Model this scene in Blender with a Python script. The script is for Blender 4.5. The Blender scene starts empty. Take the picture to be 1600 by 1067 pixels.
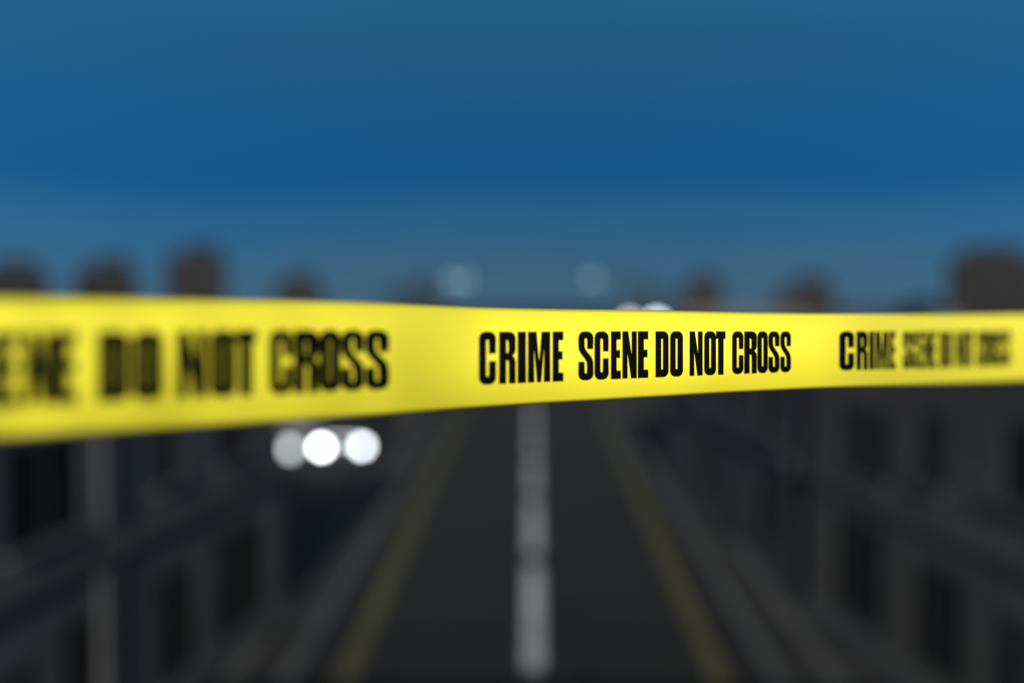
import bpy, bmesh, math, random
from mathutils import Vector, Matrix
from mathutils.geometry import tessellate_polygon

random.seed(7)
S = bpy.context.scene
R = math.radians

# ------------------------------------------------------------------ camera
EYE_Z = 7.0
F = 35.0 / 36.0 * 1600            # focal length in photo pixels
VX, VY = 832.0, 478.0             # where the street direction (+Y) vanishes
cam = bpy.data.cameras.new('camera')
cam.lens, cam.sensor_width, cam.sensor_fit = 35.0, 36.0, 'HORIZONTAL'
cam.clip_start, cam.clip_end = 0.02, 6000
cam.dof.use_dof = True
cam.dof.focus_distance = 0.858
cam.dof.aperture_fstop = 1.16
cam_o = bpy.data.objects.new('camera', cam)
S.collection.objects.link(cam_o)
cam_o.location = (0, 0, EYE_Z)
cam_o.rotation_euler = (R(90) - math.atan((533.5 - VY) / F), 0, math.atan((VX - 800) / F))
S.camera = cam_o
CAM = Matrix.Translation(cam_o.location) @ cam_o.rotation_euler.to_matrix().to_4x4()


# ------------------------------------------------------------------ sky, sun, exposure
def srgb(r, g, b):
    f = lambda c: c / 12.92 if c <= 0.04045 else ((c + 0.055) / 1.055) ** 2.4
    return (f(r / 255), f(g / 255), f(b / 255), 1)


W = bpy.data.worlds.new('World')
S.world = W
W.use_nodes = True
nt = W.node_tree
bg = nt.nodes['Background']
tc = nt.nodes.new('ShaderNodeTexCoord')
sep = nt.nodes.new('ShaderNodeSeparateXYZ')
nt.links.new(tc.outputs['Generated'], sep.inputs[0])
mp = nt.nodes.new('ShaderNodeMapping')
mp.inputs['Scale'].default_value = (1.0, 1.0, 3.2)
nt.links.new(tc.outputs['Generated'], mp.inputs[0])
nz = nt.nodes.new('ShaderNodeTexNoise')
nz.inputs['Scale'].default_value = 2.6
nz.inputs['Detail'].default_value = 2.0
nt.links.new(mp.outputs[0], nz.inputs['Vector'])
ma = nt.nodes.new('ShaderNodeMath')
ma.operation = 'MULTIPLY_ADD'
ma.inputs[1].default_value = 0.05
nt.links.new(nz.outputs['Fac'], ma.inputs[0])
ad = nt.nodes.new('ShaderNodeMath')
ad.operation = 'ADD'
ad.inputs[1].default_value = -0.025
nt.links.new(sep.outputs['Z'], ad.inputs[0])
nt.links.new(ad.outputs[0], ma.inputs[2])
rp = nt.nodes.new('ShaderNodeValToRGB')
rp.color_ramp.interpolation = 'EASE'
stops = [(0.0, srgb(66, 100, 124)), (0.03, srgb(60, 99, 126)), (0.08, srgb(42, 98, 138)), (0.125, srgb(24, 86, 137)),
         (0.175, srgb(26, 88, 137)), (0.235, srgb(33, 91, 133)), (0.30, srgb(36, 97, 138)), (0.42, srgb(60, 95, 118)), (0.6, srgb(84, 92, 98))]
el = rp.color_ramp.elements
el[0].position, el[0].color = stops[0]
el[1].position, el[1].color = stops[-1]
for p, c in stops[1:-1]:
    e = el.new(p)
    e.color = c
nt.links.new(ma.outputs[0], rp.inputs[0])
nt.links.new(rp.outputs[0], bg.inputs['Color'])
sq = nt.nodes.new('ShaderNodeMath')               # the sky is a little brighter away from the street's axis
sq.operation = 'MULTIPLY'
nt.links.new(sep.outputs['X'], sq.inputs[0])
nt.links.new(sep.outputs['X'], sq.inputs[1])
st = nt.nodes.new('ShaderNodeMath')
st.operation = 'MULTIPLY_ADD'
st.inputs[1].default_value, st.inputs[2].default_value = 0.6, 0.96
nt.links.new(sq.outputs[0], st.inputs[0])
nt.links.new(st.outputs[0], bg.inputs['Strength'])

SUN_EL, SUN_AZ = 18.0, -1.0        # degrees up, degrees to the right of straight behind the camera
sun = bpy.data.lights.new('sun', 'SUN')
sun.energy, sun.angle, sun.color = 4.6, R(0.5), (1.0, 0.95, 0.87)
sun_o = bpy.data.objects.new('sun', sun)
S.collection.objects.link(sun_o)
to_sun = Vector((math.sin(R(SUN_AZ)) * math.cos(R(SUN_EL)), -math.cos(R(SUN_AZ)) * math.cos(R(SUN_EL)), math.sin(R(SUN_EL))))
sun_o.rotation_euler = to_sun.to_track_quat('Z', 'Y').to_euler()
sun_o.location = to_sun * 60

S.view_settings.view_transform = 'Standard'
S.view_settings.look = 'None'
S.view_settings.exposure = 0.0
S.view_settings.gamma = 1.0
S.cycles.use_denoising = True
S.cycles.use_adaptive_sampling = False
S.cycles.max_bounces = 6


# ------------------------------------------------------------------ materials
def mat(name, col, rough=0.85, noise=0.25, scale=3.0, bump=0.0, spec=0.3, metal=0.0, emit=None, strength=0.0, brick=None):
    m = bpy.data.materials.new(name)
    m.use_nodes = True
    t = m.node_tree
    b = t.nodes['Principled BSDF']
    b.inputs['Roughness'].default_value = rough
    b.inputs['Metallic'].default_value = metal
    b.inputs['Specular IOR Level'].default_value = spec
    c4 = (*col, 1)
    if emit:
        b.inputs['Emission Color'].default_value = (*emit, 1)
        b.inputs['Emission Strength'].default_value = strength
    if noise <= 0:
        b.inputs['Base Color'].default_value = c4
        return m
    co = t.nodes.new('ShaderNodeTexCoord')
    n = t.nodes.new('ShaderNodeTexNoise')
    n.inputs['Scale'].default_value = scale
    n.inputs['Detail'].default_value = 6
    n.inputs['Roughness'].default_value = 0.62
    t.links.new(co.outputs['Object'], n.inputs['Vector'])
    r = t.nodes.new('ShaderNodeValToRGB')
    r.color_ramp.elements[0].position = 0.3
    r.color_ramp.elements[1].position = 0.7
    r.color_ramp.elements[0].color = tuple(max(0, c * (1 - noise)) for c in col) + (1,)
    r.color_ramp.elements[1].color = tuple(c * (1 + noise) for c in col) + (1,)
    t.links.new(n.outputs['Fac'], r.inputs[0])
    out, hgt = r.outputs[0], n.outputs['Fac']
    if brick:
        k = t.nodes.new('ShaderNodeTexBrick')
        k.inputs['Scale'].default_value = 1.0
        k.inputs['Brick Width'].default_value, k.inputs['Row Height'].default_value = brick
        k.inputs['Mortar Size'].default_value = brick[1] * 0.1
        k.inputs['Color2'].default_value = tuple(c * 0.75 for c in col) + (1,)
        k.inputs['Mortar'].default_value = tuple(min(1, c * 1.3) for c in col) + (1,)
        sx = t.nodes.new('ShaderNodeSeparateXYZ')
        t.links.new(co.outputs['Object'], sx.inputs[0])
        a = t.nodes.new('ShaderNodeMath')
        t.links.new(sx.outputs[0], a.inputs[0])
        t.links.new(sx.outputs[1], a.inputs[1])
        cx = t.nodes.new('ShaderNodeCombineXYZ')
        t.links.new(a.outputs[0], cx.inputs[0])
        t.links.new(sx.outputs[2], cx.inputs[1])
        t.links.new(cx.outputs[0], k.inputs['Vector'])
        t.links.new(out, k.inputs['Color1'])
        out = k.outputs['Color']
    t.links.new(out, b.inputs['Base Color'])
    if bump:
        bp = t.nodes.new('ShaderNodeBump')
        bp.inputs['Strength'].default_value = bump
        bp.inputs['Distance'].default_value = 0.02
        t.links.new(hgt, bp.inputs['Height'])
        t.links.new(bp.outputs[0], b.inputs['Normal'])
    return m


M = {
    'asphalt': mat('asphalt', (0.0152, 0.0157, 0.0166), 0.9, 0.22, 1.6, 0.3),
    'ground': mat('ground', (0.021, 0.021, 0.0212), 0.95, 0.35, 0.35, 0.2),
    'paving': mat('paving', (0.028, 0.0285, 0.029), 0.9, 0.35, 0.8, 0.2, brick=(1.2, 0.6)),
    'kerb': mat('kerb_stone', (0.095, 0.097, 0.10), 0.85, 0.3, 1.2, 0.2),
    'white_paint': mat('white_paint', (0.57, 0.59, 0.62), 0.7, 0.25, 1.6),
    'yellow_paint': mat('yellow_paint', (0.102, 0.099, 0.044), 0.75, 0.25, 2.5),
    'dark_glass': mat('dark_glass', (0.014, 0.015, 0.016), 0.35, 0, spec=0.12),
    'frame': mat('frame_paint', (0.045, 0.046, 0.048), 0.6, 0.15, 6),
    'roof': mat('roof_felt', (0.04, 0.04, 0.042), 0.95, 0.3, 1.0, 0.2),
    'stone': mat('pale_stone', (0.085, 0.086, 0.087), 0.85, 0.2, 1.5, 0.2),
    'steel': mat('painted_steel', (0.06, 0.063, 0.067), 0.5, 0.12, 9, spec=0.4),
    'dark_steel': mat('dark_steel', (0.022, 0.023, 0.025), 0.5, 0.15, 12, spec=0.4),
    'black': mat('black_enamel', (0.010, 0.010, 0.011), 0.6, 0.15, 12, spec=0.2),
    'rubber': mat('tyre_rubber', (0.02, 0.02, 0.02), 0.9, 0.2, 20),
    'door': mat('door_paint', (0.03, 0.035, 0.04), 0.5, 0.15, 4),
    'van_paint': mat('van_paint', (0.035, 0.037, 0.042), 0.35, 0.06, 2, spec=0.5),
    'text': mat('black_ink', (0.0025, 0.0025, 0.0025), 0.75, 0, spec=0.05),
    'head_lamp': mat('head_lamp', (0.8, 0.8, 0.8), 0.3, 0, emit=(0.90, 0.96, 1.0), strength=24),
    'head_lamp_dim': mat('head_lamp_dim', (0.8, 0.8, 0.8), 0.3, 0, emit=(0.85, 0.94, 1.0), strength=15),
    'light_strip': mat('light_strip', (0.5, 0.5, 0.5), 0.3, 0, emit=(0.85, 0.94, 1.0), strength=6),
    'bollard_lamp': mat('bollard_glow', (0.8, 0.8, 0.8), 0.3, 0, emit=(0.86, 0.94, 1.0), strength=3.4),
    'street_lamp': mat('street_glow', (0.08, 0.08, 0.08), 0.3, 0, emit=(0.50, 0.85, 1.0), strength=0.6),
    'globe_lamp': mat('globe_glow', (0.8, 0.8, 0.8), 0.3, 0, emit=(0.72, 0.93, 1.0), strength=7.5),
    'globe_dim': mat('globe_dim_glow', (0.8, 0.8, 0.8), 0.3, 0, emit=(0.88, 0.93, 1.0), strength=3.0),
}


def tape_material():
    m = mat('tape_plastic', (0.97, 0.86, 0.030), 0.55, 0, spec=1.0)
    t = m.node_tree
    b = t.nodes['Principled BSDF']
    co = t.nodes.new('ShaderNodeTexCoord')
    n = t.nodes.new('ShaderNodeTexNoise')
    n.inputs['Scale'].default_value = 9
    n.inputs['Detail'].default_value = 2
    t.links.new(co.outputs['Object'], n.inputs['Vector'])
    bp = t.nodes.new('ShaderNodeBump')
    bp.inputs['Strength'].default_value = 0.06
    bp.inputs['Distance'].default_value = 0.004
    t.links.new(n.outputs['Fac'], bp.inputs['Height'])
    t.links.new(bp.outputs[0], b.inputs['Normal'])
    return m


M['tape'] = tape_material()


# ------------------------------------------------------------------ mesh helpers
def link(name, bm, m, parent=None, smooth=False, bevel=0.0):
    bmesh.ops.recalc_face_normals(bm, faces=bm.faces)
    me = bpy.data.meshes.new(name)
    bm.to_mesh(me)
    bm.free()
    me.materials.append(m)
    if smooth:
        for p in me.polygons:
            p.use_smooth = True
    o = bpy.data.objects.new(name, me)
    S.collection.objects.link(o)
    if parent:
        o.parent = parent
    if bevel:
        md = o.modifiers.new('bevel', 'BEVEL')
        md.width, md.segments, md.limit_method = bevel, 2, 'ANGLE'
    return o


def box(bm, x0, x1, y0, y1, z0, z1):
    v = [bm.verts.new(p) for p in ((x0, y0, z0), (x1, y0, z0), (x1, y1, z0), (x0, y1, z0),
                                   (x0, y0, z1), (x1, y0, z1), (x1, y1, z1), (x0, y1, z1))]
    for f in ((0, 3, 2, 1), (4, 5, 6, 7), (0, 1, 5, 4), (1, 2, 6, 5), (2, 3, 7, 6), (3, 0, 4, 7)):
        bm.faces.new([v[i] for i in f])


def tube(bm, pts, radii, n=16):
    rings = []
    for i, p in enumerate(pts):
        p = Vector(p)
        a = Vector(pts[max(0, i - 1)])
        b = Vector(pts[min(len(pts) - 1, i + 1)])
        d = (b - a).normalized()
        s = d.orthogonal().normalized() if abs(d.x) > 0.99 else d.cross(Vector((1, 0, 0))).normalized()
        u = d.cross(s).normalized()
        r = radii[i] if isinstance(radii, (list, tuple)) else radii
        rings.append([bm.verts.new(p + (s * math.cos(q) + u * math.sin(q)) * r) for q in (2 * math.pi * k / n for k in range(n))])
    for a, b in zip(rings, rings[1:]):
        for k in range(n):
            bm.faces.new((a[k], a[(k + 1) % n], b[(k + 1) % n], b[k]))
    bm.faces.new(rings[0][::-1])
    bm.faces.new(rings[-1])


def ball(bm, c, r, sz=1.0, seg=20):
    bmesh.ops.create_uvsphere(bm, u_segments=seg, v_segments=seg // 2, radius=r, matrix=Matrix.Translation(c) @ Matrix.Diagonal((1, 1, sz, 1)))


def sheet(bm, rows):
    """rows: list of (left, right) points"""
    prev = None
    for a, b in rows:
        cur = (bm.verts.new(a), bm.verts.new(b))
        if prev:
            bm.faces.new((prev[0], prev[1], cur[1], cur[0]))
        prev = cur


def thing(name, label, cat, loc=(0, 0, 0), rz=0.0, group=None):
    o = bpy.data.objects.new(name, None)
    S.collection.objects.link(o)
    o.location, o.rotation_euler = loc, (0, 0, rz)
    o.empty_display_size = 0.2
    return tag(o, label, cat, group)


def tag(o, label, cat, group=None):
    o['label'], o['category'] = label, cat
    if group:
        o['group'] = group
    return o


def structure(name, bm, m, parent=None):
    o = link(name, bm, m, parent)
    if not parent:
        o['kind'] = 'structure'
    return o


def copy_tree(o, parent=None):
    c = o.copy()
    S.collection.objects.link(c)
    c.parent = parent
    for ch in list(o.children):
        copy_tree(ch, c)
    return c


# ------------------------------------------------------------------ ground, road, pavements
def line_x(d):                     # distance of the yellow edge line from the road's centre
    return 3.5 if d < 18 else 3.5 + (d - 18) * (1.0 / 39) if d < 80 else 3.5 + 62 / 39


DS = [-30, 0, 12, 18, 24, 30, 38, 46, 57, 68, 80, 130, 220]

bm = bmesh.new()
bmesh.ops.create_grid(bm, x_segments=24, y_segments=24, size=2600)
structure('ground', bm, M['ground'])

bm = bmesh.new()
sheet(bm, [((-line_x(d) - 0.9, d, 0.004), (line_x(d) + 0.9, d, 0.004)) for d in DS])
road = structure('road', bm, M['asphalt'])

bm = bmesh.new()
g = 18.2 - 9.1 * 5
while g < 215:
    sheet(bm, [((-0.145, g + 0.75, 0.008), (0.195, g + 0.75, 0.008)), ((-0.145, g + 8.35, 0.008), (0.195, g + 8.35, 0.008))])
    g += 9.1
structure('centre_line', bm, M['white_paint'], road)
for s in (-1, 1):
    bm = bmesh.new()
    sheet(bm, [((s * line_x(d) - 0.17, d, 0.008), (s * line_x(d) + 0.17, d, 0.008)) for d in DS])
    structure('edge_line', bm, M['yellow_paint'], road)

for s in (-1, 1):
    bm = bmesh.new()
    rows_top = [(s * (line_x(d) + 0.9), d) for d in DS]
    prev = None
    for x, d in rows_top:          # kerb: a stone step
        o = s * 0.25
        cur = [bm.verts.new(p) for p in ((x, d, -0.05), (x, d, 0.13), (x + o, d, 0.13), (x + o, d, -0.05))]
        if prev:
            for k in range(4):
                bm.faces.new((prev[k], prev[(k + 1) % 4], cur[(k + 1) % 4], cur[k]))
        else:
            bm.faces.new(cur)
        prev = cur
    bm.faces.new(prev)
    structure('kerb', bm, M['kerb'])
    bm = bmesh.new()
    outer = {-1: -14.0, 1: 14.0}[s]
    sheet(bm, [((s * (line_x(d) + 1.15), d, 0.12), (outer, d, 0.12)) for d in DS])
    structure('pavement', bm, M['paving'])
    bm = bmesh.new()
    sheet(bm, [((s * (line_x(d) + 2.0), d, 0.124), (s * (line_x(d) + 2.22), d, 0.124)) for d in DS])
    structure('pavement_edging', bm, M['kerb'])


# ------------------------------------------------------------------ buildings
def facade(bm, P0, U, N, width, height, holes, depth=0.045):
    """wall face with real openings; P0 lower corner, U along the wall, N outward; holes = (u0,u1,z0,z1)"""
    Z = Vector((0, 0, 1))
    us = sorted({0.0, width, *[h[0] for h in holes], *[h[1] for h in holes]})
    zs = sorted({0.0, height, *[h[2] for h in holes], *[h[3] for h in holes]})
    V = lambda u, z, n=0.0: bm.verts.new(P0 + U * u + Z * z + N * n)
    for a, b in zip(us, us[1:]):
        for c, d in zip(zs, zs[1:]):
            mu, mz = (a + b) / 2, (c + d) / 2
            if any(h[0] < mu < h[1] and h[2] < mz < h[3] for h in holes):
                continue
            bm.faces.new((V(a, c), V(b, c), V(b, d), V(a, d)))
    for a, b, c, d in holes:
        for p, q in (((a, c), (b, c)), ((b, c), (b, d)), ((b, d), (a, d)), ((a, d), (a, c))):
            bm.faces.new((V(*p), V(*q), V(*q, -depth), V(*p, -depth)))


def window(parent, P0, U, N, h, bars=(1, 1), frame='frame', sill=True):
    """a window in its opening: frame, pane, sill"""
    Z = Vector((0, 0, 1))
    a, b, c, d = h

    def bar(bm, u0, u1, z0, z1, n0, n1):
        pts = [P0 + U * u + Z * z + N * n for u, z, n in ((u0, z0, n0), (u1, z0, n0), (u1, z1, n0), (u0, z1, n0),
                                                           (u0, z0, n1), (u1, z0, n1), (u1, z1, n1), (u0, z1, n1))]
        v = [bm.verts.new(p) for p in pts]
        for f in ((0, 3, 2, 1), (4, 5, 6, 7), (0, 1, 5, 4), (1, 2, 6, 5), (2, 3, 7, 6), (3, 0, 4, 7)):
            bm.faces.new([v[i] for i in f])
    t = 0.07
    bm = bmesh.new()
    bar(bm, a, a + t, c, d, -0.042, -0.012)
    bar(bm, b - t, b, c, d, -0.042, -0.012)
    bar(bm, a + t, b - t, c, c + t, -0.042, -0.012)
    bar(bm, a + t, b - t, d - t, d, -0.042, -0.012)
    for k in range(1, bars[0] + 1):
        u = a + (b - a) * k / (bars[0] + 1)
        bar(bm, u - 0.025, u + 0.025, c + t, d - t, -0.04, -0.015)
    w = link('window', bm, M[frame], parent)
    bm = bmesh.new()
    bar(bm, a + t, b - t, c + t, d - t, -0.034, -0.022)
    link('pane', bm, M['dark_glass'], w)
    if sill:
        bm = bmesh.new()
        bar(bm, a - 0.08, b + 0.08, c - 0.09, c - 0.003, -0.02, 0.09)
        link('sill', bm, M['stone'], w)
    return w


def building(name, label, cat, x0, x1, y0, y1, h, wall, faces, group=None, base=0.3, rot=0.0, trim=True):
    """faces: {'front'|'back'|'left'|'right': [(u0,u1,z0,z1,kind)]}; front looks at the camera (-Y)"""
    cx, cy = (x0 + x1) / 2, (y0 + y1) / 2
    t = thing(name, label, cat, (cx, cy, 0), rot, group)
    w, l = x1 - x0, y1 - y0
    X, Y = Vector((1, 0, 0)), Vector((0, 1, 0))
    spec = {'front': (Vector((-w / 2, -l / 2, 0)), X, -Y, w), 'back': (Vector((w / 2, l / 2, 0)), -X, Y, w),
            'right': (Vector((w / 2, -l / 2, 0)), Y, X, l), 'left': (Vector((-w / 2, l / 2, 0)), -Y, -X, l)}
    bm = bmesh.new()
    for k, (P0, U, N, wid) in spec.items():
        facade(bm, P0, U, N, wid, h, [f[:4] for f in faces.get(k, [])])
    bmesh.ops.remove_doubles(bm, verts=bm.verts, dist=1e-4)
    link('wall', bm, wall, t)
    for k, (P0, U, N, wid) in spec.items():
        for f in faces.get(k, []):
            if f[4] == 'door':
                Z = Vector((0, 0, 1))
                bm = bmesh.new()
                c = P0 + U * ((f[0] + f[1]) / 2) - N * 0.035 + Z * ((f[2] + f[3]) / 2)
                mt = Matrix((U, N, Z)).transposed().to_4x4()
                mt.translation = c
                box(bm, -(f[1] - f[0]) / 2, (f[1] - f[0]) / 2, -0.03, 0.03, -(f[3] - f[2]) / 2, (f[3] - f[2]) / 2)
                for zz in (-0.55, 0.5):
                    box(bm, -0.32, 0.32, 0.03, 0.045, zz - 0.35, zz + 0.35)
                bmesh.ops.transform(bm, matrix=mt, verts=bm.verts)
                d = link('door', bm, M['door'], t)
                bm = bmesh.new()
                q = c + U * ((f[1] - f[0]) / 2 - 0.12) + N * 0.07 - Z * 0.05
                tube(bm, [q - Z * 0.12, q + Z * 0.12], 0.018, 8)
                link('handle', bm, M['steel'], d)
            else:
                window(t, P0, U, N, f[:4], (f[5] if len(f) > 5 else 1, 0), sill=f[4] != 'plain')
    bm = bmesh.new()               # flat roof with a parapet
    box(bm, -w / 2 + 0.25, w / 2 - 0.25, -l / 2 + 0.25, l / 2 - 0.25, h - 0.35, h - 0.15)
    rf = link('roof', bm, M['roof'], t)
    bm = bmesh.new()
    e, p = 0.06, 0.24
    box(bm, -w / 2 - e, w / 2 + e, -l / 2 - e, -l / 2 + p, h, h + 0.16)
    box(bm, -w / 2 - e, w / 2 + e, l / 2 - p, l / 2 + e, h, h + 0.16)
    box(bm, -w / 2 - e, -w / 2 + p, -l / 2 + p, l / 2 - p, h, h + 0.16)
    box(bm, w / 2 - p, w / 2 + e, -l / 2 + p, l / 2 - p, h, h + 0.16)
    link('parapet', bm, M['stone'], rf)
    bm = bmesh.new()
    rx, ry = w * 0.2, -l * 0.1
    box(bm, rx - 0.7, rx + 0.7, ry - 0.5, ry + 0.5, h - 0.15, h + 0.3)
    link('vent_box', bm, M['steel'], rf)
    return t, spec, h


def strip(t, spec, face, u0, u1, z0, z1, n, m, name):
    P0, U, N, wid = spec[face]
    Z = Vector((0, 0, 1))
    bm = bmesh.new()
    v = [bm.verts.new(P0 + U * u + Z * z + N * k) for u, z, k in ((u0, z0, 0.003), (u1, z0, 0.003), (u1, z1, 0.003), (u0, z1, 0.003),
                                                                (u0, z0, n), (u1, z0, n), (u1, z1, n), (u0, z1, n))]
    for f in ((0, 3, 2, 1), (4, 5, 6, 7), (0, 1, 5, 4), (1, 2, 6, 5), (2, 3, 7, 6), (3, 0, 4, 7)):
        bm.faces.new([v[i] for i in f])
    return link(name, bm, m, t)


brick_dark = mat('brown_brick', (0.080, 0.076, 0.073), 0.9, 0.35, 0.7, 0.2, brick=(0.5, 0.17))
render_grey = mat('grey_render', (0.098, 0.102, 0.108), 0.9, 0.3, 0.6, 0.2)
render_pale = mat('pale_render', (0.085, 0.086, 0.088), 0.9, 0.3, 0.6, 0.2)

# left-hand near house: facade along the pavement at x = -6.3, from y = 8 to 22.5
Y0 = 8.0
up = [(1.0, 2.4, 3.95, 5.3, 'w'), (4.75, 6.5, 3.85, 5.25, 'w'), (8.6, 9.5, 4.0, 5.2, 'w'), (11.2, 12.6, 3.95, 5.3, 'w')]
dn = [(1.0, 3.4, 0.75, 2.7, 'plain', 2), (4.2, 5.3, 0.03, 2.35, 'door'), (6.0, 6.9, 0.9, 2.6, 'plain'), (8.6, 10.2, 0.6, 2.5, 'plain', 2), (11.0, 13.6, 0.6, 2.6, 'plain', 3)]
near_left, sp, hh = building('brick_house', 'two storey grey house with a pale pilaster, left of the road below the tape', 'house',
                             -16.0, -6.3, Y0, 22.5, 6.3, render_grey,
                             {'right': up + dn, 'front': [(1.5, 3, 3.9, 5.3, 'w'), (5.5, 7, 3.9, 5.3, 'w')], 'back': [(2, 3.4, 3.9, 5.3, 'w'), (6, 7.4, 3.9, 5.3, 'w'), (2, 3.6, 0.9, 2.5, 'w')]},
                             group='low houses along the road', rot=R(-6))
strip(near_left, sp, 'right', 6.9, 7.4, 0.12, 6.3, 0.055, M['stone'], 'pilaster')
strip(near_left, sp, 'right', 0, 6.9, 3.2, 3.5, 0.07, M['stone'], 'floor_band')
strip(near_left, sp, 'right', 7.4, 14.5, 3.2, 3.5, 0.07, M['stone'], 'floor_band')
strip(near_left, sp, 'right', 0, 4.2, 0.12, 0.5, 0.06, M['stone'], 'plinth')
strip(near_left, sp, 'right', 7.75, 14.5, 0.12, 0.5, 0.06, M['stone'], 'plinth')

# right-hand near houses
up = [(1.6, 2.8, 4.0, 5.3, 'w'), (4.0, 5.4, 3.9, 5.4, 'w'), (6.4, 7.6, 4.1, 5.3, 'w'), (9.2, 10.2, 3.9, 5.2, 'w'), (11.2, 13.4, 3.6, 5.0, 'w', 2)]
dn = [(1.2, 3.0, 0.7, 2.6, 'plain'), (4.4, 6.0, 1.6, 3.0, 'plain', 2), (6.7, 7.7, 0.03, 2.4, 'door'), (8.6, 10.2, 0.8, 2.6, 'plain', 2), (11.4, 13.6, 0.7, 2.8, 'plain', 2)]
mir = lambda fs, L: [(L - f[1], L - f[0], *f[2:]) for f in fs]
L = 15.0
near_right, sp, hh = building('brick_house', 'nearest dark brick house right of the road, under the blurred tape end', 'house',
                              7.0, 17.0, Y0, Y0 + L, 6.2, brick_dark,
                              {'left': mir(up + dn, L), 'front': [(2, 3.5, 3.9, 5.3, 'w'), (6, 7.5, 3.9, 5.3, 'w')], 'back': [(2, 3.5, 3.9, 5.3, 'w'), (6, 7.5, 3.9, 5.3, 'w')]},
                              group='low houses along the road', rot=R(6.5))
strip(near_right, sp, 'left', 0, L, 3.15, 3.4, 0.07, M['stone'], 'floor_band')
strip(near_right, sp, 'left', 0, L - 7.7, 0.12, 0.5, 0.06, M['stone'], 'plinth')

L = 17.0
up = [(1.2, 2.6, 3.8, 5.2, 'w'), (5.0, 6.4, 3.8, 5.2, 'w'), (9, 10.4, 3.8, 5.2, 'w'), (12.6, 15.4, 2.6, 5.0, 'w', 2)]
dn = [(1.4, 3.4, 0.8, 2.6, 'plain', 2), (5.2, 6.3, 0.03, 2.4, 'door'), (8.2, 10.6, 0.8, 2.6, 'plain', 2)]
mid_right, sp, hh = building('brick_house', 'farther low grey house on the right, one large dark window near its far corner', 'house',
                             5.73, 15.0, 23.6, 23.9 + L, 6.4, render_pale,
                             {'left': mir(up + dn, L), 'front': [(2, 3.4, 3.9, 5.3, 'w'), (5.6, 7, 3.9, 5.3, 'w')], 'back': [(2, 3.4, 3.9, 5.3, 'w')]},
                             group='low houses along the road', rot=R(3))
strip(mid_right, sp, 'left', 0, L, 3.15, 3.4, 0.07, M['stone'], 'floor_band')


def rows(w, h, nu, nz, z0=1.2, ww=1.3, wh=1.4):
    out, step = [], (h - z0) / nz
    for i in range(nu):
        for j in range(nz):
            u = w * (i + 0.5) / nu
            z = z0 + step * j + 0.3
            out.append((u - ww / 2, u + ww / 2, z, z + wh, 'w'))
    return out


# low houses further back, roofs under eye level
far_low = [(-19, -9.5, 52, 64, 6.3, render_grey, 'low grey house beyond the parked van, left of the road'),
           (-32, -19.5, 30, 42, 5.6, brick_dark, 'low brown brick house behind the open yard on the left'),
           (-22, -9.8, 68, 84, 6.5, brick_dark, 'long brown brick house farthest along the left side'),
           (10, 21, 78, 92, 6.5, render_grey, 'low grey house past the twin globe lamp on the right'),
           (20, 32, 34, 48, 5.9, brick_dark, 'low brown brick house in the second row on the right')]
for x0, x1, y0, y1, h, wm, lab in far_low:
    w, l = x1 - x0, y1 - y0
    building('brick_house', lab, 'house', x0, x1, y0, y1, h, wm,
             {'front': rows(w, h, 3, 2), 'right': rows(l, h, 4, 2), 'left': rows(l, h, 4, 2)}, group='low houses along the road')

# apartment blocks that stand up above the tape: (px0, px1, py_top, distance)
tower_a = mat('slate_brick', (0.0130, 0.0137, 0.0145), 0.9, 0.3, 0.3, 0.2, brick=(1.0, 0.35))
tower_b = mat('slate_render', (0.0112, 0.0124, 0.0136), 0.9, 0.3, 0.3, 0.2)
blocks = [(-60, 72, 408, 110, tower_b, 'wide dark block cut off by the left edge, above the tape'),
          (112, 212, 404, 125, tower_b, 'square dark block second from the left above the tape'),
          (256, 352, 384, 140, tower_a, 'tallest dark brown block on the left skyline'),
          (428, 506, 431, 150, tower_a, 'small low brown block on the skyline left of the street lamps'),
          (1062, 1128, 432, 150, tower_a, 'small brown block on the skyline just right of the lamps'),
          (1208, 1302, 436, 130, tower_a, 'broad low brown block halfway along the right skyline'),
          (1380, 1470, 474, 120, tower_b, 'lowest block on the right skyline, barely above the tape'),
          (1470, 1640, 388, 105, tower_a, 'tallest dark block on the right skyline, cut off by the edge')]
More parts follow.
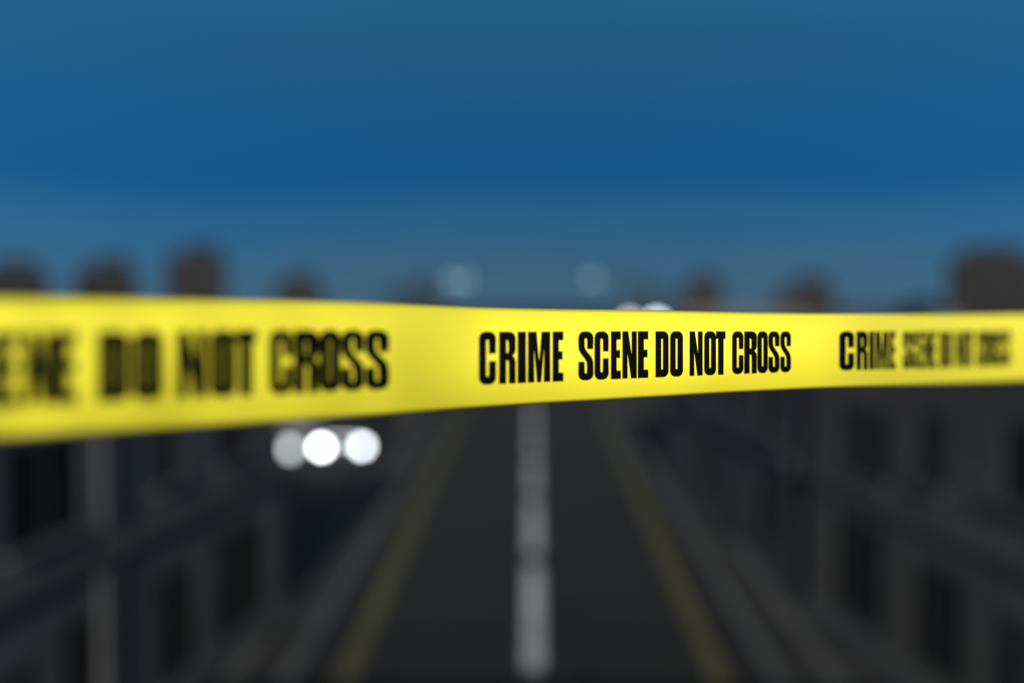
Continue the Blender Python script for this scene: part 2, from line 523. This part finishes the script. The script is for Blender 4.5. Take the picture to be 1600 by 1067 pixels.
for a, b, top, D, m, lab in blocks:
    h = EYE_Z + (VY - top - 15) / F * D - 0.16
    ang = math.atan(((a + b) / 2 - VX) / F)          # each block is turned square to the junction the street starts from
    w = (b - a) / F * D * math.cos(ang)
    dp = min(11.0, w * 1.0)
    dist = D / math.cos(ang) + dp / 2
    cx, cy = dist * math.sin(ang), dist * math.cos(ang)
    nz, nu = max(2, int(h // 3)), max(2, int(w // 2.6))
    blk, spec_, _ = building('apartment_block', lab, 'apartment block', cx - w / 2, cx + w / 2, cy - dp / 2, cy + dp / 2, h, m,
             {'front': rows(w, h, nu, nz), 'left': rows(dp, h, max(2, int(dp // 3)), nz), 'right': rows(dp, h, max(2, int(dp // 3)), nz)},
             group='apartment blocks on the skyline', rot=-ang)
    k = len(lab) % 3
    bm = bmesh.new()
    sx = (-0.1, 0.02, 0.1)[k] * w
    box(bm, sx - w * 0.29, sx + w * 0.29, -dp * 0.3, dp * 0.25, h - 0.15, h + 0.16 + 18 / F * D)
    link('stair_house', bm, m, blk)
    bm = bmesh.new()
    cx_ = (0.36, -0.38, -0.36)[k] * w
    box(bm, cx_ - 0.35, cx_ + 0.35, -0.4, 0.4, h - 0.15, h + 1.1)
    link('chimney', bm, m, blk)
    bm = bmesh.new()
    ax = sx + w * 0.1
    zt = h + 0.16 + 18 / F * D
    tube(bm, [(ax, 0, zt - 0.05), (ax, 0, zt + 1.6)], 0.03, 6)
    for q in range(4):
        tube(bm, [(ax - 0.5 + 0.08 * q, 0, zt + 0.8 + 0.2 * q), (ax + 0.5 - 0.08 * q, 0, zt + 0.8 + 0.2 * q)], 0.015, 5)
    link('aerial', bm, M['dark_steel'], blk)


# ------------------------------------------------------------------ street lamps
def at(px, py, D):                 # world point on the plane y = D seen at this photo pixel (level camera approximation)
    return Vector(((px - VX) / F * D, D, EYE_Z + (VY - py) / F * D))


def street_lamp(label, post_x, head_x, D, hz, heads):
    t = thing('street_lamp', label, 'street lamp', (post_x, D, 0.12), 0, 'curved street lamps over the road')
    s = 1 if head_x > post_x else -1
    reach = abs(head_x - post_x)
    top = hz - 0.12
    bm = bmesh.new()
    box(bm, -0.18, 0.18, -0.18, 0.18, 0, 0.06)
    tube(bm, [(0, 0, 0.05), (0, 0, 1.1), (0, 0, 1.15), (0, 0, top - 1.0)], [0.16, 0.16, 0.13, 0.11])
    link('post', bm, M['dark_steel'], t, True)
    bm = bmesh.new()
    pts = [(s * reach * (1 - math.cos(q)) * 0.98, 0, top - 1.0 + 1.12 * math.sin(q)) for q in (math.pi / 2 * k / 10 for k in range(11))]
    tube(bm, pts, [0.105 - 0.004 * k for k in range(11)])
    link('arm', bm, M['dark_steel'], t, True)
    for k in range(heads):
        o = k * 0.62 * s
        bm = bmesh.new()
        box(bm, s * reach + o - 0.34, s * reach + o + 0.34, -0.18, 0.18, top + 0.06, top + 0.19)
        hd = link('lamp_head', bm, M['dark_steel'], t, False, 0.04)
        bm = bmesh.new()
        ball(bm, (s * reach + o, 0, top + 0.03), 0.30, 0.72)
        link('lamp_lens', bm, M['street_lamp'], hd, True)
    return t


street_lamp('curved street lamp with two lit heads over the left lane', -6.3, -4.0, 50, EYE_Z + 38 / F * 50, 2)
street_lamp('curved street lamp with one lit head over the right lane', 5.9, 2.98, 50, EYE_Z + 41 / F * 50, 1)

# twin globe lamp past the right-hand houses
t = thing('globe_lamp', 'twin globe lamp post glowing white just above the tape, right of the road', 'street lamp', (7.75, 70, -0.3))
bm = bmesh.new()
tube(bm, [(0, 0, 0.4), (0, 0, 0.9), (0, 0, 0.95), (0, 0, 5.9)], [0.14, 0.14, 0.08, 0.06])
link('post', bm, M['dark_steel'], t, True)
bm = bmesh.new()
tube(bm, [(-0.95, 0, 5.85), (-0.75, 0, 5.6), (0, 0, 5.5), (0.75, 0, 5.6), (0.95, 0, 5.85)], 0.045)
link('arm', bm, M['dark_steel'], t, True)
for x, mm in ((-0.95, 'globe_dim'), (0.95, 'globe_lamp')):
    bm = bmesh.new()
    ball(bm, (x, 0, 6.18), 0.36)
    gl = link('globe', bm, M[mm], t, True)
    bm = bmesh.new()
    tube(bm, [(x, 0, 5.8), (x, 0, 5.9)], [0.1, 0.17])
    link('collar', bm, M['dark_steel'], gl, True)

# ------------------------------------------------------------------ thin street trees beside the lamps
bark = mat('bark', (0.05, 0.042, 0.035), 0.95, 0.4, 6, 0.3)
leaf = mat('leaf', (0.03, 0.036, 0.026), 0.8, 0.35, 2.0)


def tree(label, x, y, h, wid, leaves, seed):
    rnd = random.Random(seed)
    t = thing('street_tree', label, 'tree', (x, y, 0.12), 0, 'thin trees beside the street lamps')
    bm = bmesh.new()
    tube(bm, [(0, 0, 0), (0.05, 0.03, h * 0.2), (-0.06, 0.05, h * 0.45), (0.04, 0, h * 0.7), (0, 0.04, h * 0.93)], [0.17, 0.13, 0.1, 0.06, 0.02], 10)
    tips = []
    for k in range(15):
        a, z0 = rnd.uniform(0, 6.28), h * rnd.uniform(0.38, 0.8)
        ln = wid * rnd.uniform(0.25, 0.5) * (1.25 - abs(z0 / h - 0.6))
        p1 = Vector((math.cos(a) * ln * 0.55, math.sin(a) * ln * 0.55, z0 + ln * 0.4))
        p2 = Vector((math.cos(a + 0.2) * ln, math.sin(a + 0.2) * ln, z0 + ln * 0.95))
        tube(bm, [(0, 0, z0), p1, p2], [0.05, 0.035, 0.012], 6)
        tips += [p1.lerp(p2, q) for q in (0.3, 0.65, 1.0)]
    link('trunk', bm, bark, t, True)
    bm = bmesh.new()
    for k in range(leaves):
        c = rnd.choice(tips) + Vector((rnd.gauss(0, 0.26), rnd.gauss(0, 0.26), rnd.gauss(0, 0.24)))
        u = Vector((rnd.gauss(0, 1), rnd.gauss(0, 1), rnd.gauss(0, 1))).normalized()
        v = u.orthogonal().normalized()
        s_ = rnd.uniform(0.06, 0.12)
        bm.faces.new([bm.verts.new(p) for p in (c - u * s_, c + v * s_ * 0.5, c + u * s_, c - v * s_ * 0.5)])
    link('crown', bm, leaf, t)


tree('thin dark tree left of the double headed street lamp', -6.9, 60, 9.0, 3.4, 1500, 3)
tree('thin dark tree behind the twin globe lamp', 9.0, 74, 9.4, 4.0, 1500, 8)

# ------------------------------------------------------------------ van with its headlamps on, bollard lamp beside it
van = thing('van', 'dark van with bright white headlamps on, facing the camera left of the road', 'van', (-8.3, 43.0, 0.12), R(10))
prof = [(0, 0.38), (-0.02, 0.95), (0.18, 1.12), (0.85, 1.28), (1.55, 2.12), (1.85, 2.22), (4.9, 2.22), (5.0, 2.1), (5.05, 0.4)]
arch = []
for cx_ in (4.05, 0.95):
    arch += [(cx_ + 0.42 * math.cos(q), 0.38 + 0.42 * math.sin(q)) for q in (math.pi * k / 8 for k in range(9))]
outline = prof + arch
bm = bmesh.new()
tri = tessellate_polygon([[Vector((0, y, z)) for y, z in outline]])
rings = []
for x, k in ((-1.0, 1), (1.0, 1)):
    rings.append([bm.verts.new((x * (0.93 if z > 1.6 else 1.0), y, z)) for y, z in outline])
for ring in rings:
    for f in tri:
        bm.faces.new([ring[i] for i in f])
n = len(outline)
for i in range(n):
    bm.faces.new((rings[0][i], rings[0][(i + 1) % n], rings[1][(i + 1) % n], rings[1][i]))
link('body', bm, M['van_paint'], van)
bm = bmesh.new()
v = [bm.verts.new(p) for p in ((-0.9, 0.865, 1.325), (0.9, 0.865, 1.325), (0.86, 1.50, 2.095), (-0.86, 1.50, 2.095))]
bm.faces.new(v)
bmesh.ops.solidify(bm, geom=bm.faces[:], thickness=0.02)
link('windscreen', bm, M['dark_glass'], van)
for s in (-1, 1):
    bm = bmesh.new()
    x = s * 1.004
    v = [bm.verts.new(p) for p in ((x, 1.25, 1.3), (x, 2.2, 1.3), (x * 0.945, 2.2, 1.95), (x * 0.945, 1.62, 1.95))]
    bm.faces.new(v)
    bmesh.ops.solidify(bm, geom=bm.faces[:], thickness=0.012)
    link('side_window', bm, M['dark_glass'], van)
    bm = bmesh.new()
    tube(bm, [(s * 0.98, 1.3, 1.35), (s * 1.12, 1.26, 1.38)], 0.025, 8)
    box(bm, s * 1.2 - 0.09, s * 1.2 + 0.09, 1.2, 1.29, 1.28, 1.58)
    link('mirror', bm, M['dark_steel'], van)
    bm = bmesh.new()
    bmesh.ops.create_uvsphere(bm, u_segments=20, v_segments=10, radius=1.0,
                              matrix=Matrix.Translation((s * 0.87, -0.02, 0.76)) @ Matrix.Diagonal((0.19, 0.07, 0.17, 1)))
    link('headlight', bm, M['head_lamp' if s < 0 else 'head_lamp_dim'], van, True)
    for yy in (0.95, 4.05):
        bm = bmesh.new()
        tube(bm, [(s * 0.78, yy, 0.36), (s * 0.8, yy, 0.36), (s * 0.98, yy, 0.36), (s * 1.0, yy, 0.36)], [0.33, 0.36, 0.36, 0.33], 24)
        wh = link('wheel', bm, M['rubber'], van, True)
        bm = bmesh.new()
        tube(bm, [(s * 0.99, yy, 0.36), (s * 1.012, yy, 0.36)], [0.22, 0.2], 16)
        link('rim', bm, M['steel'], wh)
bm = bmesh.new()
box(bm, -0.98, 0.98, -0.12, 0.05, 0.36, 0.6)
link('bumper', bm, M['dark_steel'], van, False, 0.04)
bm = bmesh.new()
for k in range(4):
    box(bm, -0.6, 0.6, -0.05, 0.01, 0.68 + 0.07 * k, 0.71 + 0.07 * k)
link('grille', bm, M['steel'], van)
bm = bmesh.new()
box(bm, -0.66, 0.66, -0.065, -0.02, 0.965, 1.0)
link('light_strip', bm, M['light_strip'], van)

t = thing('bollard_lamp', 'short bollard lamp with a dim glowing head beside the dark van', 'bollard light', (-10.35, 42.2, 0.12))
bm = bmesh.new()
tube(bm, [(0, 0, 0), (0, 0, 0.55)], 0.14)
link('post', bm, M['dark_steel'], t, True)
bm = bmesh.new()
tube(bm, [(0, 0, 0.55), (0, 0, 1.02)], 0.17)
link('lamp_head', bm, M['bollard_lamp'], t, True)
bm = bmesh.new()
tube(bm, [(0, 0, 1.02), (0, 0, 1.1)], [0.2, 0.15])
link('cap', bm, M['dark_steel'], t, True)


# ------------------------------------------------------------------ the tape
def interp(tab, x):
    """smooth (monotone-ish Hermite) interpolation"""
    if x <= tab[0][0]:
        (x0, y0), (x1, y1) = tab[:2]
        return y0 + (y1 - y0) / (x1 - x0) * (x - x0)
    if x >= tab[-1][0]:
        (x0, y0), (x1, y1) = tab[-2:]
        return y1 + (y1 - y0) / (x1 - x0) * (x - x1)
    i = max(k for k in range(len(tab) - 1) if tab[k][0] <= x)
    (x0, y0), (x1, y1) = tab[i], tab[i + 1]
    sl = lambda k: (tab[k + 1][1] - tab[k][1]) / (tab[k + 1][0] - tab[k][0])
    m0 = (sl(i - 1) + sl(i)) / 2 if i > 0 else sl(i)
    m1 = (sl(i) + sl(i + 1)) / 2 if i + 2 < len(tab) else sl(i)
    h = x1 - x0
    q = (x - x0) / h
    return (2 * q**3 - 3 * q**2 + 1) * y0 + (q**3 - 2 * q**2 + q) * h * m0 + (-2 * q**3 + 3 * q**2) * y1 + (q**3 - q**2) * h * m1


TOP = [(-420, 461), (0, 466), (300, 469), (550, 473), (750, 480.5), (1000, 484.5), (1300, 490), (1450, 491.5), (1660, 491)]
BOT = [(-420, 716), (0, 685), (300, 667), (550, 651), (750, 637), (1000, 622), (1300, 605.5), (1450, 600.5), (1660, 592)]
DEP = [(-420, 0.42), (0, 0.49), (300, 0.572), (600, 0.695), (750, 0.785), (1000, 0.857), (1236, 0.92), (1320, 0.97), (1400, 1.08), (1500, 1.27), (1600, 1.44), (1660, 1.53)]
SAG = 0.0085


def chord(px, t):
    z = interp(DEP, px)
    y = interp(TOP, px) * (1 - t) + interp(BOT, px) * t
    return CAM @ Vector(((px - 800) / F * z, -(y - 533.5) / F * z, -z))


def surf(px, t, off=0.0):
    """a point of the bowed tape; off lifts it toward the viewer"""
    P = chord(px, t)
    N = (cam_o.location - P).normalized()
    wave = 0.0007 * math.sin(px * 0.021 + 5 * t) + 0.0005 * math.sin(px * 0.047 - 4 * t + 1.0)
    return P + N * (bow(t, px) + wave + off)


def bow(t, px):
    """the film bellies toward the viewer and its top edge curls away"""
    q = 2 * t - 1
    curl = max(0.0, 1 - t / 0.26)
    k = min(1.0, max(0.0, (px - 560) / 220))
    return (SAG + 0.0085 * k * k * (3 - 2 * k)) * (1 - q * q) - 0.0085 * curl * curl


tape_pole_r = 0.012
bm = bmesh.new()
NT = 24
cols = []
px = -420.0
xs = []
while px <= 1652.1:
    xs.append(px)
    px += 8
for px in xs:
    cols.append([bm.verts.new(surf(px, k / NT)) for k in range(NT + 1)])
# the end wraps round its pole and comes back a little way behind
end = [v.co.copy() for v in cols[-1]]
before = [v.co.copy() for v in cols[-2]]
mid_end = end[NT // 2]
U = (end[NT // 2] - before[NT // 2])
U.z = 0
U.normalize()
Nn = Vector((U.y, -U.x, 0))        # toward the camera
rad = tape_pole_r + 0.0035
axis = None
for k in range(1, 19):
    a = math.pi * 1.1 * k / 18
    col = []
    for j, e in enumerate(end):
        flat = e - Nn * bow(j / NT, px) * min(1.0, k / 6)      # the bow flattens onto the pole
        c = flat - Nn * rad
        col.append(bm.verts.new(c + Nn * (rad * math.cos(a)) + U * (rad * math.sin(a))))
    cols.append(col)
for a, b in zip(cols, cols[1:]):
    for k in range(NT):
        bm.faces.new((a[k], a[k + 1], b[k + 1], b[k]))
tape = link('barrier_tape', bm, M['tape'], None, True)
md = tape.modifiers.new('film', 'SOLIDIFY')
md.thickness, md.offset = 0.0002, 0.0
tag(tape, 'yellow barrier tape with black CRIME SCENE DO NOT CROSS lettering, stretched across the whole view', 'barrier tape')


# lettering: heavy condensed capitals drawn as outlines in a unit box
def arc(cx, cy, rx, ry, a0, a1, n=7):
    return [(cx + rx * math.cos(R(a0 + (a1 - a0) * k / n)), cy + ry * math.sin(R(a0 + (a1 - a0) * k / n))) for k in range(n + 1)]


def rrect(x0, y0, x1, y1, rx, ry):
    return (arc(x1 - rx, y1 - ry, rx, ry, 0, 90) + arc(x0 + rx, y1 - ry, rx, ry, 90, 180)
            + arc(x0 + rx, y0 + ry, rx, ry, 180, 270) + arc(x1 - rx, y0 + ry, rx, ry, 270, 360))


RX, RY = 0.40, 0.125
G = {}
G['I'] = [[(0, 0), (1, 0), (1, 1), (0, 1)]]
G['O'] = [rrect(0, 0, 1, 1, RX, RY), rrect(0.405, 0.15, 0.595, 0.85, 0.09, 0.035)]
G['D'] = [[(0, 0), (0, 1)] + arc(1 - RX, 1 - RY, RX, RY, 90, 0) + arc(1 - RX, RY, RX, RY, 0, -90),
          [(0.42, 0.155)] + arc(0.51, 0.19, 0.09, 0.035, -90, 0, 4) + arc(0.51, 0.81, 0.09, 0.035, 0, 90, 4) + [(0.42, 0.845)]]
G['C'] = [[(1, 0.59)] + arc(1 - RX, 1 - RY, RX, RY, 0, 90) + arc(RX, 1 - RY, RX, RY, 90, 180) + arc(RX, RY, RX, RY, 180, 270)
          + arc(1 - RX, RY, RX, RY, 270, 360) + [(1, 0.435), (0.6, 0.435)]
          + arc(0.5, 0.18, 0.1, 0.04, 0, -180, 8) + arc(0.5, 0.82, 0.1, 0.04, 180, 0, 8) + [(0.6, 0.59)]]
G['S'] = [[(1, 0.645)] + arc(1 - RX, 1 - RY, RX, RY, 0, 90) + arc(RX, 1 - RY, RX, RY, 90, 180)
          + [(0, 0.70), (0.04, 0.62), (0.16, 0.555), (0.42, 0.45), (0.55, 0.385), (0.59, 0.33)]
          + arc(0.5, 0.17, 0.095, 0.04, 0, -180, 8) + [(0.405, 0.375), (0, 0.375)]
          + arc(RX, RY, RX, RY, 180, 270) + arc(1 - RX, RY, RX, RY, 270, 360)
          + [(1, 0.32), (0.97, 0.40), (0.86, 0.475), (0.60, 0.575), (0.45, 0.645), (0.405, 0.70)]
          + arc(0.5, 0.83, 0.095, 0.04, 180, 0, 8) + [(0.595, 0.645)]]
G['R'] = [[(0, 0), (0, 1)] + arc(0.6, 0.885, 0.4, 0.115, 90, 0) + [(1, 0.66), (0.96, 0.585), (0.80, 0.535), (0.95, 0.49), (1, 0.42), (1, 0),
          (0.605, 0), (0.605, 0.40), (0.57, 0.445), (0.42, 0.455), (0.42, 0)],
          [(0.42, 0.585), (0.54, 0.59), (0.595, 0.625), (0.595, 0.80), (0.54, 0.84), (0.42, 0.845)]]
G['M'] = [[(0, 0), (0, 1), (0.38, 1), (0.5, 0.42), (0.62, 1), (1, 1), (1, 0), (0.73, 0), (0.73, 0.66), (0.585, 0), (0.415, 0), (0.27, 0.66), (0.27, 0)]]
G['E'] = [[(0, 0), (0, 1), (1, 1), (1, 0.835), (0.58, 0.835), (0.58, 0.60), (0.93, 0.60), (0.93, 0.445), (0.58, 0.445), (0.58, 0.165), (1, 0.165), (1, 0)]]
G['N'] = [[(0, 0), (0, 1), (0.40, 1), (0.65, 0.50), (0.65, 1), (1, 1), (1, 0), (0.61, 0), (0.35, 0.53), (0.35, 0)]]
G['T'] = [[(0.22, 0), (0.22, 0.835), (0, 0.835), (0, 1), (1, 1), (1, 0.835), (0.78, 0.835), (0.78, 0)]]

TXT = 'CRIMESCENEDONOTCROSS'
CROP = [(85, 162), (178, 253), (263, 302), (312, 413), (425, 475), (545, 613), (620, 684), (695, 741), (749, 814), (820, 868),
        (902, 961), (970, 1028), (1060, 1119), (1128, 1181), (1182, 1226), (1257, 1308), (1313, 1370), (1374, 1421), (1425, 1475), (1480, 1528)]
PXA = [(720 + a / 2.963, 720 + b / 2.963) for a, b in CROP]

# arc length along the tape
GRID = [-420 + 2 * k for k in range(1036)]
ARC = [0.0]
for a, b in zip(GRID, GRID[1:]):
    ARC.append(ARC[-1] + (chord(b, 0.5) - chord(a, 0.5)).length)


def s_of(px):
    i = min(max(int((px + 420) / 2), 0), len(GRID) - 2)
    return ARC[i] + (ARC[i + 1] - ARC[i]) * (px - GRID[i]) / 2


def px_of(s):
    if s <= 0:
        return -420 + s / (ARC[1] / 2)
    lo, hi = 0, len(ARC) - 1
    while hi - lo > 1:
        md_ = (lo + hi) // 2
        if ARC[md_] <= s:
            lo = md_
        else:
            hi = md_
    return GRID[lo] + 2 * (s - ARC[lo]) / (ARC[hi] - ARC[lo])


sA0, sA1 = s_of(PXA[0][0]), s_of(PXA[-1][1])
SIG = [((s_of(a) - sA0) / (sA1 - sA0), (s_of(b) - sA0) / (sA1 - sA0)) for a, b in PXA]
sL1 = s_of(607)
lenL = (sL1 - s_of(155)) / (1 - SIG[10][0])
sR0 = s_of(1312)
lenR = s_of(1579) - sR0
print('text lengths', sA1 - sA0, lenL, lenR, 'gaps', sA0 - sL1, sR0 - sA1)
LEFT = [(SIG[0][0], -395), (SIG[7][0], -16), (SIG[8][0], 38), (SIG[9][1], 120), (SIG[10][0], 153), (SIG[12][0], 277), (SIG[15][0], 422), (1.0, 607)]
PXL = [(interp(LEFT, a), interp(LEFT, b)) for a, b in SIG]
PXR = [(px_of(sR0 + lenR * a), px_of(sR0 + lenR * b)) for a, b in SIG]
T0, T1 = 0.243, 0.768


def spread(lp, amt):
    """push an outline outward along its normals (holes shrink)"""
    area = sum(a.x * b.y - b.x * a.y for a, b in zip(lp, lp[1:] + lp[:1]))
    out = []
    for k in range(len(lp)):
        d = (lp[(k + 1) % len(lp)] - lp[k - 1])
        n = Vector((d.y * 0.5, -d.x, 0)) if area > 0 else Vector((-d.y * 0.5, d.x, 0))
        n = n.normalized() if n.length > 1e-9 else n
        out.append(lp[k] + Vector((n.x * amt, n.y * amt * 0.3, 0)))
    return out


def lettering(rects, ink):
    bm = bmesh.new()
    for ch, (a, b) in zip(TXT, rects):
        loops = [[Vector((u, v, 0)) for u, v in lp] for lp in G[ch]]
        for lp in loops:           # drop doubled points
            k = 0
            while k < len(lp):
                if (lp[k] - lp[k - 1]).length < 1e-5:
                    lp.pop(k)
                else:
                    k += 1
        if ink:
            loops = [spread(lp, ink[0] if i == 0 else -ink[1]) for i, lp in enumerate(loops)]
        g = bmesh.new()
        vs = [g.verts.new(p) for lp in loops for p in lp]
        for f in tessellate_polygon(loops):
            try:
                g.faces.new([vs[i] for i in f])
            except ValueError:
                pass
        for k in range(1, 16):
            bmesh.ops.bisect_plane(g, geom=g.verts[:] + g.edges[:] + g.faces[:], plane_co=(0, k / 16, 0), plane_no=(0, 1, 0))
        for k in range(1, 5):
            bmesh.ops.bisect_plane(g, geom=g.verts[:] + g.edges[:] + g.faces[:], plane_co=(k / 5, 0, 0), plane_no=(1, 0, 0))
        mp_ = {}
        for v in g.verts:
            t = T0 + (T1 - T0) * (1 - v.co.y)
            mp_[v] = bm.verts.new(surf(a + (b - a) * v.co.x, t, 0.0005))
        for f in g.faces:
            bm.faces.new([mp_[v] for v in f.verts])
        g.free()
    return bm


for rects, ink in ((PXL, (0.034, 0.07)), (PXA, (0.022, 0.03)), (PXR, (0.03, 0.05))):
    link('lettering', lettering(rects, ink), M['text'], tape, True)

# ------------------------------------------------------------------ the footbridge the tape is strung on (under the frame) and its poles
DECK = EYE_Z - 1.55
fb = thing('footbridge', 'narrow steel footbridge over the road carrying the tape poles', 'footbridge', (0, 0, 0))
bm = bmesh.new()
box(bm, -6.2, 6.2, -2.0, 1.5, DECK - 0.25, DECK)
link('deck', bm, M['kerb'], fb)
for s in (-1, 1):
    bm = bmesh.new()
    box(bm, s * 5.6 - 0.3, s * 5.6 + 0.3, -0.6, 0.2, 0.12, DECK - 0.25)
    link('pier', bm, M['stone'], fb)
bm = bmesh.new()
for yy in (-1.9, 1.45):
    tube(bm, [(-6.2, yy, DECK + 0.92), (6.2, yy, DECK + 0.92)], 0.025, 10)
    for k in range(63):
        x = -6.2 + 0.2 * k
        tube(bm, [(x, yy, DECK), (x, yy, DECK + 0.92)], 0.008, 6)
link('railing', bm, M['dark_steel'], fb)


def pole(label, x, y, top):
    t = thing('tape_pole', label, 'pole', (x, y, DECK), 0, 'poles holding the tape')
    bm = bmesh.new()
    tube(bm, [(0, 0, 0.0), (0, 0, 0.02), (0, 0, 0.03)], [0.14, 0.14, 0.03], 24)
    link('foot', bm, M['dark_steel'], t, True)
    bm = bmesh.new()
    tube(bm, [(0, 0, 0.02), (0, 0, top - DECK)], tape_pole_r, 16)
    link('shaft', bm, M['black'], t, True)


c = (end[0] + end[NT]) / 2 - Nn * rad
pole('dark slim pole just past the right edge, tape end wrapped round it', c.x, c.y, end[0].z + 0.03)
c = chord(-420, 0.5)
pole('dark slim pole holding the near end of the tape beside the camera', c.x - 0.01, c.y + 0.02, chord(-420, 0).z + 0.05)
